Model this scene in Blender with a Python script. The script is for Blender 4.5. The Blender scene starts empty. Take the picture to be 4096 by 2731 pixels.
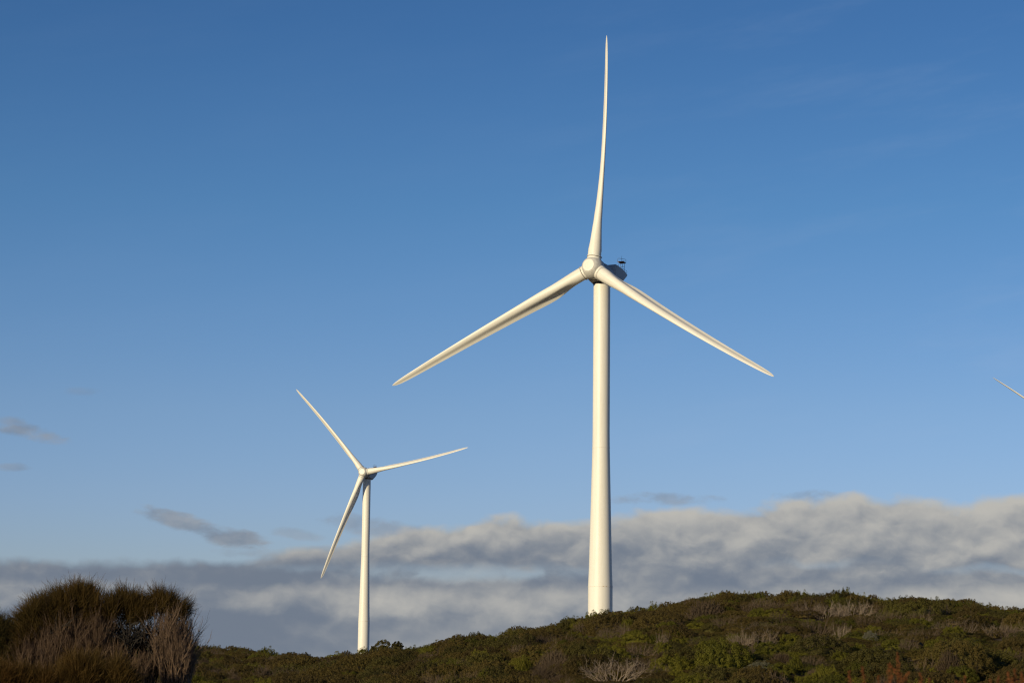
import bpy, math, random
import numpy as np
from mathutils import Matrix, Vector, Euler

# ------------------------------------------------------------------ camera, world, sun
S = bpy.context.scene
COL = S.collection
FPX = 8900.0; CX, CY = 2048.0, 1365.5
PITCH = math.atan((2650 - CY) / FPX); ROLL = math.radians(0.64)
EYE = Vector((0, 0, 1.7))
CM = (Matrix.Rotation(math.pi/2 + PITCH, 3, 'X') @ Matrix.Rotation(ROLL, 3, 'Z'))
cam = bpy.data.cameras.new('camera'); camo = bpy.data.objects.new('camera', cam); COL.objects.link(camo)
cam.sensor_width = 36.0; cam.lens = FPX / 4096 * 36.0
cam.clip_start = 0.5; cam.clip_end = 80000
camo.matrix_world = Matrix.Translation(EYE) @ CM.to_4x4()
cam.dof.use_dof = True; cam.dof.focus_distance = 300; cam.dof.aperture_fstop = 9.0
S.camera = camo
S.view_settings.view_transform = 'Standard'; S.view_settings.look = 'None'
S.cycles.filter_width = 1.2; S.view_settings.exposure = 0.0; S.view_settings.gamma = 1.0
SUN_AZ = math.radians(38.5)            # left of straight behind the camera
SUN_EL = math.radians(13.0)
sd = bpy.data.lights.new('sun', 'SUN'); sd.energy = 4.2; sd.angle = math.radians(0.53); sd.color = (1.0, 0.83, 0.53)
so = bpy.data.objects.new('sun', sd); COL.objects.link(so)
sv = Vector((-math.sin(SUN_AZ)*math.cos(SUN_EL), -math.cos(SUN_AZ)*math.cos(SUN_EL), math.sin(SUN_EL)))
so.rotation_euler = sv.to_track_quat('Z', 'Y').to_euler()

def ray(px, py):
    return CM @ Vector(((px - CX)/FPX, (CY - py)/FPX, -1.0))
def azel(px, py):
    d = ray(px, py); return math.atan2(d.x, d.y), math.atan2(d.z, math.hypot(d.x, d.y))

W = bpy.data.worlds.new('World'); S.world = W; W.use_nodes = True
class NG:
    """tiny node-math helper"""
    def __init__(s, tree): s.t = tree; s.N = tree.nodes; s.L = tree.links
    def put(s, sock, v):
        if isinstance(v, (int, float)): sock.default_value = v
        elif isinstance(v, (tuple, list)): sock.default_value = v
        else: s.L.new(v, sock)
    def m(s, op, a, b=0.0, c=None, clamp=False):
        n = s.N.new('ShaderNodeMath'); n.operation = op; n.use_clamp = clamp
        s.put(n.inputs[0], a); s.put(n.inputs[1], b)
        if c is not None: s.put(n.inputs[2], c)
        return n.outputs[0]
    def add(s, a, b): return s.m('ADD', a, b)
    def sub(s, a, b): return s.m('SUBTRACT', a, b)
    def mul(s, a, b): return s.m('MULTIPLY', a, b)
    def maprange(s, v, a, b, c, d, smooth=True):
        n = s.N.new('ShaderNodeMapRange'); n.interpolation_type = 'SMOOTHSTEP' if smooth else 'LINEAR'
        s.put(n.inputs[0], v)
        for i, x in enumerate((a, b, c, d)): s.put(n.inputs[i+1], x)
        return n.outputs[0]
    def xyz(s, x, y, z=0.0):
        n = s.N.new('ShaderNodeCombineXYZ'); s.put(n.inputs[0], x); s.put(n.inputs[1], y); s.put(n.inputs[2], z); return n.outputs[0]
    def noise(s, vec, scale, detail=5, rough=.55, dist=0.0, color=False):
        n = s.N.new('ShaderNodeTexNoise'); s.put(n.inputs['Vector'], vec); s.put(n.inputs['Scale'], scale)
        s.put(n.inputs['Detail'], detail); s.put(n.inputs['Roughness'], rough); s.put(n.inputs['Distortion'], dist)
        return n.outputs[1 if color else 0]
    def curve(s, v, pts):
        n = s.N.new('ShaderNodeFloatCurve'); s.put(n.inputs['Value'], v)
        c = n.mapping.curves[0]
        c.points[0].location = pts[0]; c.points[1].location = pts[-1]
        for p in pts[1:-1]: c.points.new(*p)
        n.mapping.use_clip = False; n.mapping.update()
        return n.outputs[0]
    def mix(s, f, a, b, mode='MIX'):
        n = s.N.new('ShaderNodeMix'); n.data_type = 'RGBA'; n.blend_type = mode
        s.put(n.inputs[0], f)
        s.put(n.inputs[6], a if not isinstance(a, tuple) else (*a, 1)[:4]); s.put(n.inputs[7], b if not isinstance(b, tuple) else (*b, 1)[:4])
        return n.outputs[2]
    def vmul(s, v, k):
        n = s.N.new('ShaderNodeVectorMath'); n.operation = 'MULTIPLY'; s.put(n.inputs[0], v); s.put(n.inputs[1], k); return n.outputs[0]
    def vadd(s, v, k):
        n = s.N.new('ShaderNodeVectorMath'); n.operation = 'ADD'; s.put(n.inputs[0], v); s.put(n.inputs[1], k); return n.outputs[0]

def build_world():
    t = W.node_tree; t.nodes.clear(); g = NG(t)
    BG = 0.075
    sky = t.nodes.new('ShaderNodeTexSky'); sky.sky_type = 'NISHITA'; sky.sun_disc = False
    sky.sun_elevation = SUN_EL
    sky.sun_rotation = math.pi + SUN_AZ      # clockwise from +Y
    sky.air_density = 1.0; sky.dust_density = 0.3; sky.ozone_density = 3.0; sky.altitude = 0
    tc = t.nodes.new('ShaderNodeTexCoord').outputs['Generated']
    sp = t.nodes.new('ShaderNodeSeparateXYZ'); g.L.new(tc, sp.inputs[0])
    x, y, z = sp.outputs
    u = g.mul(g.m('ARCTAN2', x, y), 8.9)
    v = g.mul(g.m('ARCSINE', z, 0), 8.9)
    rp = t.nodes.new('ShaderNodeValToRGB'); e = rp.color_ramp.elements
    stops = [(.0, (.95, 1.02, 1.55)), (.6, (.93, 1.01, 1.50)), (1.0, (.90, 1.0, 1.37)), (1.8, (.63, .91, 1.23)), (2.5, (.49, .78, 1.12)), (4.5, (.36, .60, .95)), (9.0, (.25, .45, .75)), (14.0, (.2, .38, .65))]  # upper stops dim the unseen sky toward the zenith to cut ambient fill
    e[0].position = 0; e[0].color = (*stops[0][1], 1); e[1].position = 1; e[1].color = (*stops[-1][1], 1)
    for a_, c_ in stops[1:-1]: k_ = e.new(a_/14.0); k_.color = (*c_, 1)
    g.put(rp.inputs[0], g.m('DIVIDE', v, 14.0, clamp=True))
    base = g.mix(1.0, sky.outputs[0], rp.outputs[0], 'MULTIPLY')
    uv = g.xyz(u, v, 0.0)
    # domain warp
    w1 = g.noise(g.xyz(u, g.mul(v, 1.3), 3.7), 4.5, 6, .55, 0, True)
    wv = g.vmul(g.vadd(w1, (-.5, -.5, -.5)), (.12, .10, 0))
    p = g.vadd(uv, wv)
    big = g.noise(g.vadd(g.vmul(p, (1.0, 1.7, 1.0)), (7.1, 3.3, 0)), .9, 3, .5)
    def rel(scl, st, det, o, e, ru=.5):
        a_ = g.noise(g.vadd(g.vmul(p, (1.0, st, 1.0)), o), scl, det, ru)
        b_ = g.noise(g.vadd(g.vmul(p, (1.0, st, 1.0)), (o[0]-e*.35, o[1]+e*1.1, o[2])), scl, det, ru)
        return a_, g.sub(a_, b_)
    n1, r1 = rel(5.0, 1.6, 6, (0, 0, 0), .055, .46)
    n2, r2 = rel(2.6, 2.0, 4, (1.3, 8.3, 0), .11)
    n3, r3 = rel(11.0, 1.2, 3, (4.3, 2.3, 1), .028, .5)
    relief = g.mul(g.add(g.add(g.mul(r1, .62), g.mul(r2, .55)), g.mul(r3, .20)), g.maprange(v, .05, .36, .45, 1.0))
    # top edge of the cloud bank against bearing
    tops = [(-400, 1300), (0, 1288), (330, 1290), (640, 1278), (800, 1245), (950, 1212), (1040, 1205), (1120, 1190), (1170, 1186), (1240, 1200), (1340, 1198),
            (1430, 1190), (1520, 1172), (1700, 1168), (1840, 1156), (1900, 1141), (1960, 1134), (2060, 1142), (2150, 1150),
            (2250, 1158), (2352, 1143), (2700, 1120)]
    def U(px): return azel(px, 2200)[0]*8.9
    def V(px, py): return azel(px, py)[1]*8.9
    pts = [((U(a*1.7415)+3.2)/6.4, V(a*1.7415, b*1.7415)) for a, b in tops]
    pts = [(0.0, pts[0][1])] + pts + [(1.0, pts[-1][1])]
    top = g.curve(g.m('DIVIDE', g.add(u, 3.2), 6.4, clamp=True), pts)
    dep = g.sub(top, v)                                            # how far under the top edge
    dd = g.add(dep, g.mul(g.sub(n1, .50), g.maprange(u, -1.3, -.6, .12, .16)))
    cov = g.maprange(dd, -.022, .030, 0, 1)
    # softer ragged left shoulder
    # blue slits between the two decks
    def slit(u0, u1, vv, th, k=1.0):
        a = g.maprange(g.m('ABSOLUTE', g.sub(g.add(v, g.add(g.mul(g.sub(n1, .5), .10), g.mul(g.sub(big, .5), .12))), vv)), th, 0.0, 0, k)
        b = g.mul(g.maprange(u, u0-.25, u0+.1, 0, 1), g.maprange(u, u1-.1, u1+.25, 1, 0))
        c = g.maprange(g.add(big, g.mul(n1, .6)), .62, .78, 0.25, 1)
        return g.mul(g.mul(a, b), c)
    s1 = slit(U(1500), U(2280), V(1900, 2296), .045, .62)
    s2 = slit(U(1120), U(1330), V(1230, 2284), .030, .35)
    s3 = slit(U(3870), U(4150), V(4010, 2268), .030, .30)
    s4 = slit(U(3200), U(3420), V(3300, 2262), .026, .22)
    sl = g.m('MAXIMUM', g.m('MAXIMUM', s1, s2), g.m('MAXIMUM', s3, s4))
    cov = g.mul(cov, g.sub(1.0, sl))
    # loose clouds
    fine = g.noise(g.vadd(g.vmul(p, (1.0, 2.6, 1)), (3, 9, 1)), 5.0, 6, .6)
    def blob(px, py, rx, ry, slope, k, th=.0):
        cu, cv = U(px), V(px, py)
        du = g.sub(u, cu); dv = g.sub(g.sub(v, cv), g.mul(du, slope))
        r = g.add(g.m('POWER', g.m('ABSOLUTE', g.mul(du, 1/rx)), 2.0), g.m('POWER', g.m('ABSOLUTE', g.mul(dv, 1/ry)), 2.0))
        e = g.add(g.sub(1.0, r), g.mul(g.sub(fine, .5+th), 3.0))
        return g.maprange(e, 0.0, 1.1, 0, k)
    bl = [blob(700, 2078, .22, .042, -.22, .75), blob(800, 2110, .22, .042, -.24, .75), blob(930, 2152, .26, .046, -.20, .8), blob(1180, 2135, .11, .03, -.1, .35), blob(90, 1725, .19, .036, -.14, .72), blob(20, 1690, .08, .03, -.1, .5),
          blob(30, 1868, .09, .02, 0, .4), blob(300, 1563, .10, .022, 0, .22), blob(2640, 1995, .24, .032, 0, .55), blob(1520, 2110, .30, .05, -.15, .55),
          blob(3260, 1990, .17, .035, -.05, .5), blob(1130, 2205, .30, .028, .03, .4)]
    lo = bl[0]
    for b in bl[1:]: lo = g.m('MAXIMUM', lo, b)
    # light: sun-struck upper edges, grey bellies
    gv = g.curve(g.m('MULTIPLY', g.add(v, g.mul(g.sub(n1, .5), .10)), 1.0), [(0, .22), (.07, .16), (.13, .14), (.17, .26), (.215, .52), (.255, .58), (.285, .48), (.32, .26), (.37, .20), (.43, .32), (.50, .50), (.58, .62), (.68, .72), (.80, .80), (1.0, .8)])
    lit = g.add(gv, g.mul(relief, 1.8))
    lit = g.add(lit, g.mul(g.sub(big, .5), 1.0))
    lit = g.add(g.add(lit, g.mul(g.sub(n1, .5), .45)), g.maprange(dd, 0, .10, .24, 0))
    lit = g.add(lit, g.maprange(u, -1.5, -.3, -.42, .0))
    lit = g.maprange(lit, -.25, 1.15, 0, 1)
    shade = (.165/BG, .200/BG, .258/BG); light = (.49/BG, .478/BG, .445/BG)
    cc = g.mix(lit, shade, light)
    lc = g.mix(g.m('MAXIMUM', g.m('MINIMUM', g.add(.35, g.mul(relief, 3)), 1), 0), (.19/BG, .225/BG, .285/BG), (.37/BG, .375/BG, .385/BG))
    cir = g.noise(g.vadd(g.xyz(g.mul(u, .9), g.mul(g.sub(v, g.mul(u, .16)), 4.2), 0.0), (5, 1, 2)), 1.3, 5, .6)
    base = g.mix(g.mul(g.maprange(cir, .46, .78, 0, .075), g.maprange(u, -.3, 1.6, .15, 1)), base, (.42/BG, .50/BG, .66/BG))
    col = g.mix(lo, base, lc)
    col = g.mix(cov, col, cc)
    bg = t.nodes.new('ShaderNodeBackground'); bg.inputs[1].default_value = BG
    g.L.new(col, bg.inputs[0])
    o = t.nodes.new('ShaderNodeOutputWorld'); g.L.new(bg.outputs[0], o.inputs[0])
    W.cycles.sampling_method = 'MANUAL'; W.cycles.sample_map_resolution = 1024
build_world()

# ------------------------------------------------------------------ helpers
def tag(o, label=None, cat=None, group=None, kind=None):
    if label: o['label'] = label
    if cat: o['category'] = cat
    if group: o['group'] = group
    if kind: o['kind'] = kind
    return o
def empty(name, loc=(0, 0, 0), rz=0.0):
    o = bpy.data.objects.new(name, None); COL.objects.link(o); o.location = loc; o.rotation_euler = (0, 0, rz); o.empty_display_size = .2
    return o
def mesh_np(name, V, Fq, mat, smooth=False):
    """V (n,3); Fq (m,k) int"""
    V = np.asarray(V, np.float32); Fq = np.asarray(Fq, np.int32)
    me = bpy.data.meshes.new(name); k = Fq.shape[1]
    me.vertices.add(len(V)); me.vertices.foreach_set('co', V.ravel())
    me.loops.add(Fq.size); me.loops.foreach_set('vertex_index', Fq.ravel())
    me.polygons.add(len(Fq)); me.polygons.foreach_set('loop_start', np.arange(0, Fq.size, k, dtype=np.int32))
    if smooth: me.polygons.foreach_set('use_smooth', np.ones(len(Fq), bool))
    me.update(calc_edges=True); me.validate()
    if mat: me.materials.append(mat)
    return me
def ob(name, me, parent=None, mat4=None):
    o = bpy.data.objects.new(name, me); COL.objects.link(o)
    if parent: o.parent = parent
    if mat4 is not None: o.matrix_local = mat4
    return o
def copy_tree(o, parent=None):
    c = o.copy(); COL.objects.link(c); c.parent = parent
    for ch in list(o.children): copy_tree(ch, c)
    return c
class MB:
    def __init__(s): s.v = []; s.f = []
    def loft(s, rings, cap0=True, cap1=True, closed=True):
        b = len(s.v); n = len(rings[0])
        for r in rings: s.v += [tuple(p) for p in r]
        for i in range(len(rings)-1):
            for j in range(n if closed else n-1):
                a = b+i*n+j; c = b+i*n+(j+1) % n
                s.f.append((a, c, c+n, a+n))
        if cap0: s.f.append(tuple(b+j for j in range(n))[::-1])
        if cap1: s.f.append(tuple(b+(len(rings)-1)*n+j for j in range(n)))
        return s
    def lathe(s, prof, n=48, axis='Z', cap0=True, cap1=True):
        R = []
        for r, h in prof:
            ring = []
            for j in range(n):
                a = 2*math.pi*j/n
                if axis == 'Z': ring.append((r*math.cos(a), r*math.sin(a), h))
                else: ring.append((r*math.sin(a), -h, r*math.cos(a)))     # axis -Y (towards the wind)
            R.append(ring)
        return s.loft(R, cap0, cap1)
    def tube(s, pts, r, n=6):
        pts = [Vector(p) for p in pts]; R = []
        for i, p in enumerate(pts):
            t = (pts[min(i+1, len(pts)-1)] - pts[max(i-1, 0)]).normalized()
            a = t.orthogonal().normalized(); b = t.cross(a)
            R.append([p + (a*math.cos(2*math.pi*j/n) + b*math.sin(2*math.pi*j/n))*r for j in range(n)])
        return s.loft(R)
    def box(s, x0, x1, y0, y1, z0, z1):
        return s.loft([[(x0, y0, z0), (x1, y0, z0), (x1, y1, z0), (x0, y1, z0)], [(x0, y0, z1), (x1, y0, z1), (x1, y1, z1), (x0, y1, z1)]])
    def mesh(s, name, mat, smooth=True, angle=35):
        me = bpy.data.meshes.new(name); me.from_pydata(s.v, [], s.f); me.materials.append(mat)
        import bmesh
        bm = bmesh.new(); bm.from_mesh(me); bmesh.ops.recalc_face_normals(bm, faces=bm.faces)
        for f in bm.faces: f.smooth = smooth
        if smooth:
            for e in bm.edges:
                if len(e.link_faces) == 2 and e.calc_face_angle(0) > math.radians(angle): e.smooth = False
        bm.to_mesh(me); bm.free()
        return me

def mat_new(name):
    m = bpy.data.materials.new(name); m.use_nodes = True
    g = NG(m.node_tree); b = m.node_tree.nodes['Principled BSDF']
    return m, g, b

# ------------------------------------------------------------------ materials
def m_paint():
    m, g, b = mat_new('turbine_paint')
    tc = m.node_tree.nodes.new('ShaderNodeTexCoord').outputs['Object']
    n = g.noise(g.vmul(tc, (1, 1, .06)), 1.6, 6, .6)
    n2 = g.noise(tc, .35, 4, .5)
    c = g.mix(g.maprange(n, .35, .75, 0, 1), (.81, .785, .71), (.735, .705, .625))
    c = g.mix(g.maprange(n2, .4, .7, 0, .5), c, (.80, .77, .69))
    g.L.new(c, b.inputs['Base Color']); b.inputs['Roughness'].default_value = .42
    b.inputs['Specular IOR Level'].default_value = .35
    return m
def m_hub():
    m, g, b = mat_new('hub_paint')
    tc = m.node_tree.nodes.new('ShaderNodeTexCoord').outputs['Object']
    n = g.noise(g.vmul(tc, (1.5, 1.5, .5)), 2.5, 7, .65)
    c = g.mix(g.maprange(n, .38, .68, 0, 1), (.66, .645, .60), (.50, .485, .44))
    g.L.new(c, b.inputs['Base Color']); b.inputs['Roughness'].default_value = .6
    return m
def m_flange():
    m, g, b = mat_new('flange_paint')
    tc = m.node_tree.nodes.new('ShaderNodeTexCoord').outputs['Object']
    n = g.noise(g.vmul(tc, (1.2, 1.2, 2)), 1.3, 5, .6)
    c = g.mix(g.maprange(n, .56, .64, 0, .85), (.75, .72, .65), (.48, .31, .11))
    g.L.new(c, b.inputs['Base Color']); b.inputs['Roughness'].default_value = .55
    return m
def m_plain(name, col, rough=.6, metal=0.0, var=.15, scale=6):
    m, g, b = mat_new(name)
    tc = m.node_tree.nodes.new('ShaderNodeTexCoord').outputs['Object']
    n = g.noise(tc, scale, 5, .6)
    c = g.mix(n, tuple(x*(1-var) for x in col), tuple(min(1, x*(1+var)) for x in col))
    g.L.new(c, b.inputs['Base Color']); b.inputs['Roughness'].default_value = rough; b.inputs['Metallic'].default_value = metal
    return m
def m_leaf(name, cols, rough=.7, trans=.25, scale=1.4):
    """cols: list of base colours; picked per shrub (random) and per patch (noise)"""
    m, g, b = mat_new(name)
    oi = m.node_tree.nodes.new('ShaderNodeObjectInfo')
    geo = m.node_tree.nodes.new('ShaderNodeNewGeometry')
    tc = m.node_tree.nodes.new('ShaderNodeTexCoord').outputs['Object']
    n = g.noise(tc, scale, 4, .6)
    r = g.m('FRACT', g.add(g.add(g.mul(geo.outputs['Random Per Island'], .55), g.mul(g.sub(n, .5), 1.1)), g.mul(oi.outputs['Random'], .45)))
    r = g.add(g.add(g.mul(geo.outputs['Random Per Island'], .18), g.mul(g.sub(n, .5), .9)), g.mul(oi.outputs['Random'], .65))
    cr = m.node_tree.nodes.new('ShaderNodeValToRGB'); e = cr.color_ramp.elements
    e[0].position = 0; e[0].color = (*cols[0], 1); e[1].position = 1; e[1].color = (*cols[-1], 1)
    for i, c in enumerate(cols[1:-1]):
        k = e.new((i+1)/(len(cols)-1)); k.color = (*c, 1)
    g.L.new(r, cr.inputs[0]); g.L.new(cr.outputs[0], b.inputs['Base Color'])
    b.inputs['Roughness'].default_value = rough; b.inputs['Specular IOR Level'].default_value = .15
    if trans:
        tr = m.node_tree.nodes.new('ShaderNodeBsdfTranslucent'); g.L.new(cr.outputs[0], tr.inputs[0])
        mx = m.node_tree.nodes.new('ShaderNodeMixShader'); mx.inputs[0].default_value = trans
        g.L.new(b.outputs[0], mx.inputs[1]); g.L.new(tr.outputs[0], mx.inputs[2])
        g.L.new(mx.outputs[0], m.node_tree.nodes['Material Output'].inputs[0])
    return m
PAINT = m_paint(); NACSHADE = m_plain('nacelle_shade_paint', (.40, .395, .385), .5, 0, .06, 2); HUBP = m_hub(); FLAN = m_flange()  # white nacelle with the darkness of its shaded flank put into the colour
DARKM = m_plain('galvanised_steel', (.10, .10, .105), .5, .3)
SEAL = m_plain('rubber_seal', (.045, .04, .035), .7)
RUST = m_plain('rusty_deck', (.25, .11, .05), .8)
TIPM = m_plain('worn_tip', (.28, .17, .09), .7)
GREEN = m_leaf('bright_green_leaves', [(.056, .057, .009), (.090, .088, .011), (.128, .119, .014), (.175, .155, .02)])
OLIVE = m_leaf('olive_leaves', [(.045, .039, .011), (.064, .056, .014), (.084, .072, .016), (.080, .080, .015)])
BROWN = m_leaf('brown_heath_leaves', [(.050, .036, .012), (.076, .055, .016), (.096, .070, .018), (.086, .073, .016)])
SILVER = m_leaf('silver_leaves', [(.085, .082, .050), (.135, .130, .088), (.19, .182, .13)])
TWIGC = m_leaf('grey_brown_twigs', [(.055, .038, .023), (.085, .060, .038), (.115, .085, .056)], trans=0)
BLEACH = m_leaf('bleached_wood', [(.13, .098, .068), (.205, .158, .115), (.31, .25, .19)], trans=0)
DEADB = m_leaf('dead_wood', [(.080, .056, .037), (.13, .094, .063), (.18, .135, .095)], trans=0)
NEEDLE = m_leaf('sheoak_needles', [(.048, .034, .011), (.085, .055, .015), (.125, .068, .020), (.18, .080, .025)], trans=.3, scale=2.2)
NEEDLED = m_leaf('dark_needles', [(.042, .036, .012), (.070, .052, .016), (.115, .066, .02)], trans=.3, scale=2.2)
REED = m_leaf('rusty_reeds', [(.08, .05, .014), (.14, .07, .02), (.20, .08, .024)], trans=.3, scale=2)
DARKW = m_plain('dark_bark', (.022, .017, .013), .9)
GREYW = m_leaf('grey_bark_twigs', [(.080, .052, .035), (.135, .090, .060), (.20, .138, .096)], trans=0, scale=2)
RUSTSEED = m_leaf('rust_seed_heads', [(.11, .042, .016), (.165, .062, .022), (.23, .085, .03)], trans=.25, scale=8)
GROUND = m_plain('sandy_scrub_soil', (.060, .040, .019), .95, 0, .45, 1.5)

# ------------------------------------------------------------------ terrain
F352 = 1.7415
ridge = [(-300, 1425), (-100, 1425), (30, 1434), (110, 1436), (260, 1462), (380, 1480), (455, 1487), (500, 1489), (560, 1495), (620, 1501), (700, 1507), (745, 1509), (800, 1505), (850, 1500),
         (900, 1490), (960, 1484), (1000, 1476), (1050, 1464), (1100, 1462), (1150, 1456), (1200, 1443), (1250, 1440), (1300, 1424), (1350, 1420),
         (1400, 1410), (1450, 1405), (1500, 1394), (1550, 1386), (1600, 1373), (1650, 1368), (1700, 1365), (1780, 1362), (1850, 1364), (1900, 1369),
         (1960, 1367), (2020, 1373), (2100, 1377), (2150, 1374), (2200, 1380), (2250, 1389), (2300, 1396), (2352, 1398), (2500, 1405), (2800, 1440)]
_ae = np.array([azel(a*F352, b*F352) for a, b in ridge])
R_AZ, R_EL = _ae[:, 0], _ae[:, 1]
_toe = np.array([azel(a*F352, 1600*F352) for a, b in ridge])
CAN = 0.82
DTOE = 84.0
def dridge(az):
    az = np.asarray(az); u = np.clip((az*8900+2048-700)/(2300-700), 0, 1); u = u*u*(3-2*u)
    return 185 - 55*u
def terr(x, y):
    x = np.asarray(x, float); y = np.asarray(y, float)
    az = np.arctan2(x, y); d = np.hypot(x, y)
    er = np.interp(az, R_AZ, R_EL); et = np.interp(az, R_AZ, _toe[:, 1])
    dr = dridge(az)
    s = np.clip((d-DTOE)/(dr-DTOE), 0, 1)
    a = et + (er-et)*np.sin(s*math.pi/2)**0.9
    zf = 1.7 + np.tan(a)*d - CAN
    zr = 1.7 + np.tan(er)*dr - CAN
    zt = 1.7 + np.tan(et)*DTOE - CAN
    beyond = np.maximum(zr - .004*np.maximum(d-dr, 0)**1.6, -2.6 + 0*d)
    near = zt * np.clip((d-30)/(DTOE-30), 0, 1)**1.0
    z = np.where(d < DTOE, near, np.where(d < dr, zf, beyond))
    # fade the hill away outside the view (behind and to the far sides)
    k = np.clip((np.abs(az)-.6)/.8, 0, 1); k = k*k*(3-2*k)
    z = z*(1-k) + (-.3)*k
    bump = .20*np.sin(x*.9+1.3*np.sin(y*.23))*np.sin(y*.45+.7*np.sin(x*.31)) + .10*np.sin(x*2.1+y*.8)*np.sin(y*1.3-x*.4)
    z = z + bump*np.clip((d-20)/60, 0, 1)*np.where(d < 400, 1, 0)
    return z
def hit(px, py, lift):
    """ground point whose surface raised by `lift` is seen at the pixel"""
    d = ray(px, py); h = math.hypot(d.x, d.y); d = d/h
    best = None
    for r in np.arange(82, 200, .25):
        p = EYE + d*r; t = float(terr(p.x, p.y))
        if t + lift >= p.z: best = r; break
    if best is None: best = float(dridge(math.atan2(d.x, d.y))) - 1
    p = EYE + d*best
    return Vector((p.x, p.y, float(terr(p.x, p.y))))
def make_ground():
    fa = np.radians(np.concatenate([np.arange(-20, 20.01, .25), np.arange(22, 338.1, 4)]))
    rr = np.concatenate([[0], np.geomspace(4, 70, 16), np.arange(74, 200, 1.2), np.geomspace(203, 60000, 46)])
    A, Rr = np.meshgrid(fa, rr)
    X = Rr*np.sin(A); Y = Rr*np.cos(A); Z = terr(X, Y)
    V = np.stack([X, Y, Z], -1).reshape(-1, 3); n = len(fa); m = len(rr)
    i, j = np.meshgrid(np.arange(m-1), np.arange(n), indexing='ij'); j2 = (j+1) % n
    Fq = np.stack([i*n+j, (i+1)*n+j, (i+1)*n+j2, i*n+j2], -1).reshape(-1, 4)
    me = mesh_np('ground', V, Fq[n:], GROUND, True)
    # centre fan closed by first ring quads collapsed: add separately as a disc ring
    return me
def ground_full():
    me = make_ground()
    o = ob('ground', me); tag(o, kind='structure')
    # small cap under the camera
    import bmesh
    bm = bmesh.new(); bm.from_mesh(me); bm.verts.ensure_lookup_table()
    n = len(np.concatenate([np.arange(-20, 20.01, .25), np.arange(22, 338.1, 4)]))
    bm.faces.new([bm.verts[n+j] for j in range(n)]).normal_update()
    for v in [v for v in bm.verts if not v.link_faces]: bm.verts.remove(v)
    bmesh.ops.recalc_face_normals(bm, faces=bm.faces)
    bm.to_mesh(me); bm.free(); return o
ground_full()

# ------------------------------------------------------------------ wind turbines
def blade_mesh():
    Lb = 41.0
    rs = [1.9, 2.6, 3.3, 4.2, 5.0, 5.8, 6.6, 7.4, 8.2, 9.2, 10.5, 12, 14, 16.5, 19, 22, 25, 28, 31, 34, 36.5, 38.3, 39.5, 40.2, 40.6, 40.85, 40.97]
    chord = lambda r: float(np.interp(r, [1.9, 3.3, 4.5, 5.5, 6.5, 7.5, 8.5, 9.5, 11, 13, 16, 20, 25, 30, 35, 38, 39.5, 40.3, 40.7, 40.97], [2.28, 2.28, 2.33, 2.44, 2.60, 2.74, 2.82, 2.83, 2.75, 2.58, 2.36, 2.12, 1.84, 1.56, 1.26, 1.02, .80, .56, .34, .12]))
    tc = lambda r: float(np.interp(r, [1.9, 3.3, 5, 6.5, 8, 11, 16, 24, 34, 41], [1, 1, .84, .66, .52, .42, .34, .27, .21, .17]))
    bl = lambda r: float(np.interp(r, [2.6, 8.4], [0, 1])); 
    beta = lambda r: math.radians(42 + float(np.interp(r, [0, 6, 10, 20, 30, 41], [11, 10, 8, 5, 2, 0])))
    n = 56; R = []
    rs = sorted(set(rs + [round((a_*(3-k_)+b_*k_)/3, 4) for a_, b_ in zip(rs[:-1], rs[1:]) for k_ in (1, 2)]))
    for r in rs:
        c = chord(r); t = tc(r); k = bl(r); k = k*k*(3-2*k); be = beta(r); ring = []
        ax = .5 + (.33-.5)*k
        for j in range(n):
            a = 2*math.pi*j/n
            xc = .5 - .5*math.cos(a)                 # 0 at LE, 1 at TE
            # circle
            yc = .5*math.sin(a) * t if t < 1 else .5*math.sin(a)
            yt = 5*t*(.2969*math.sqrt(xc) - .1260*xc - .3516*xc**2 + .2843*xc**3 - .1036*xc**4)
            cam_ = .035*(1-(1-2*xc)**2)
            s = 1 if a <= math.pi else -1            # + = pressure (windward) side
            if s > 0:
                if xc < .32: pr = math.sin(math.pi/2*(xc/.32)**.55)
                else:
                    w = min(1.0, (xc-.32)/.50); pr = 1 - .93*w*w*(3-2*w)
                    if xc > .82: pr *= (1-xc)/.18
                ya = .54*t*pr
            else: ya = -yt*.85 - cam_*.5
            yy = yc*(1-k) + ya*k
            X = (ax - xc)*c; Y = yy*c               # X toward leading edge, Y toward wind side
            px = X*math.cos(be) - Y*math.sin(be); pa = X*math.sin(be) + Y*math.cos(be)
            q = 2.3*(r/Lb)**2.2; b0 = math.radians(47)
            px += -q*math.sin(b0); pa += q*math.cos(b0) + r*math.tan(math.radians(1.9))
            ring.append((px, -pa, r))
        R.append(ring)
    return MB().loft(R).mesh('blade', PAINT, True, 50)
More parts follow.
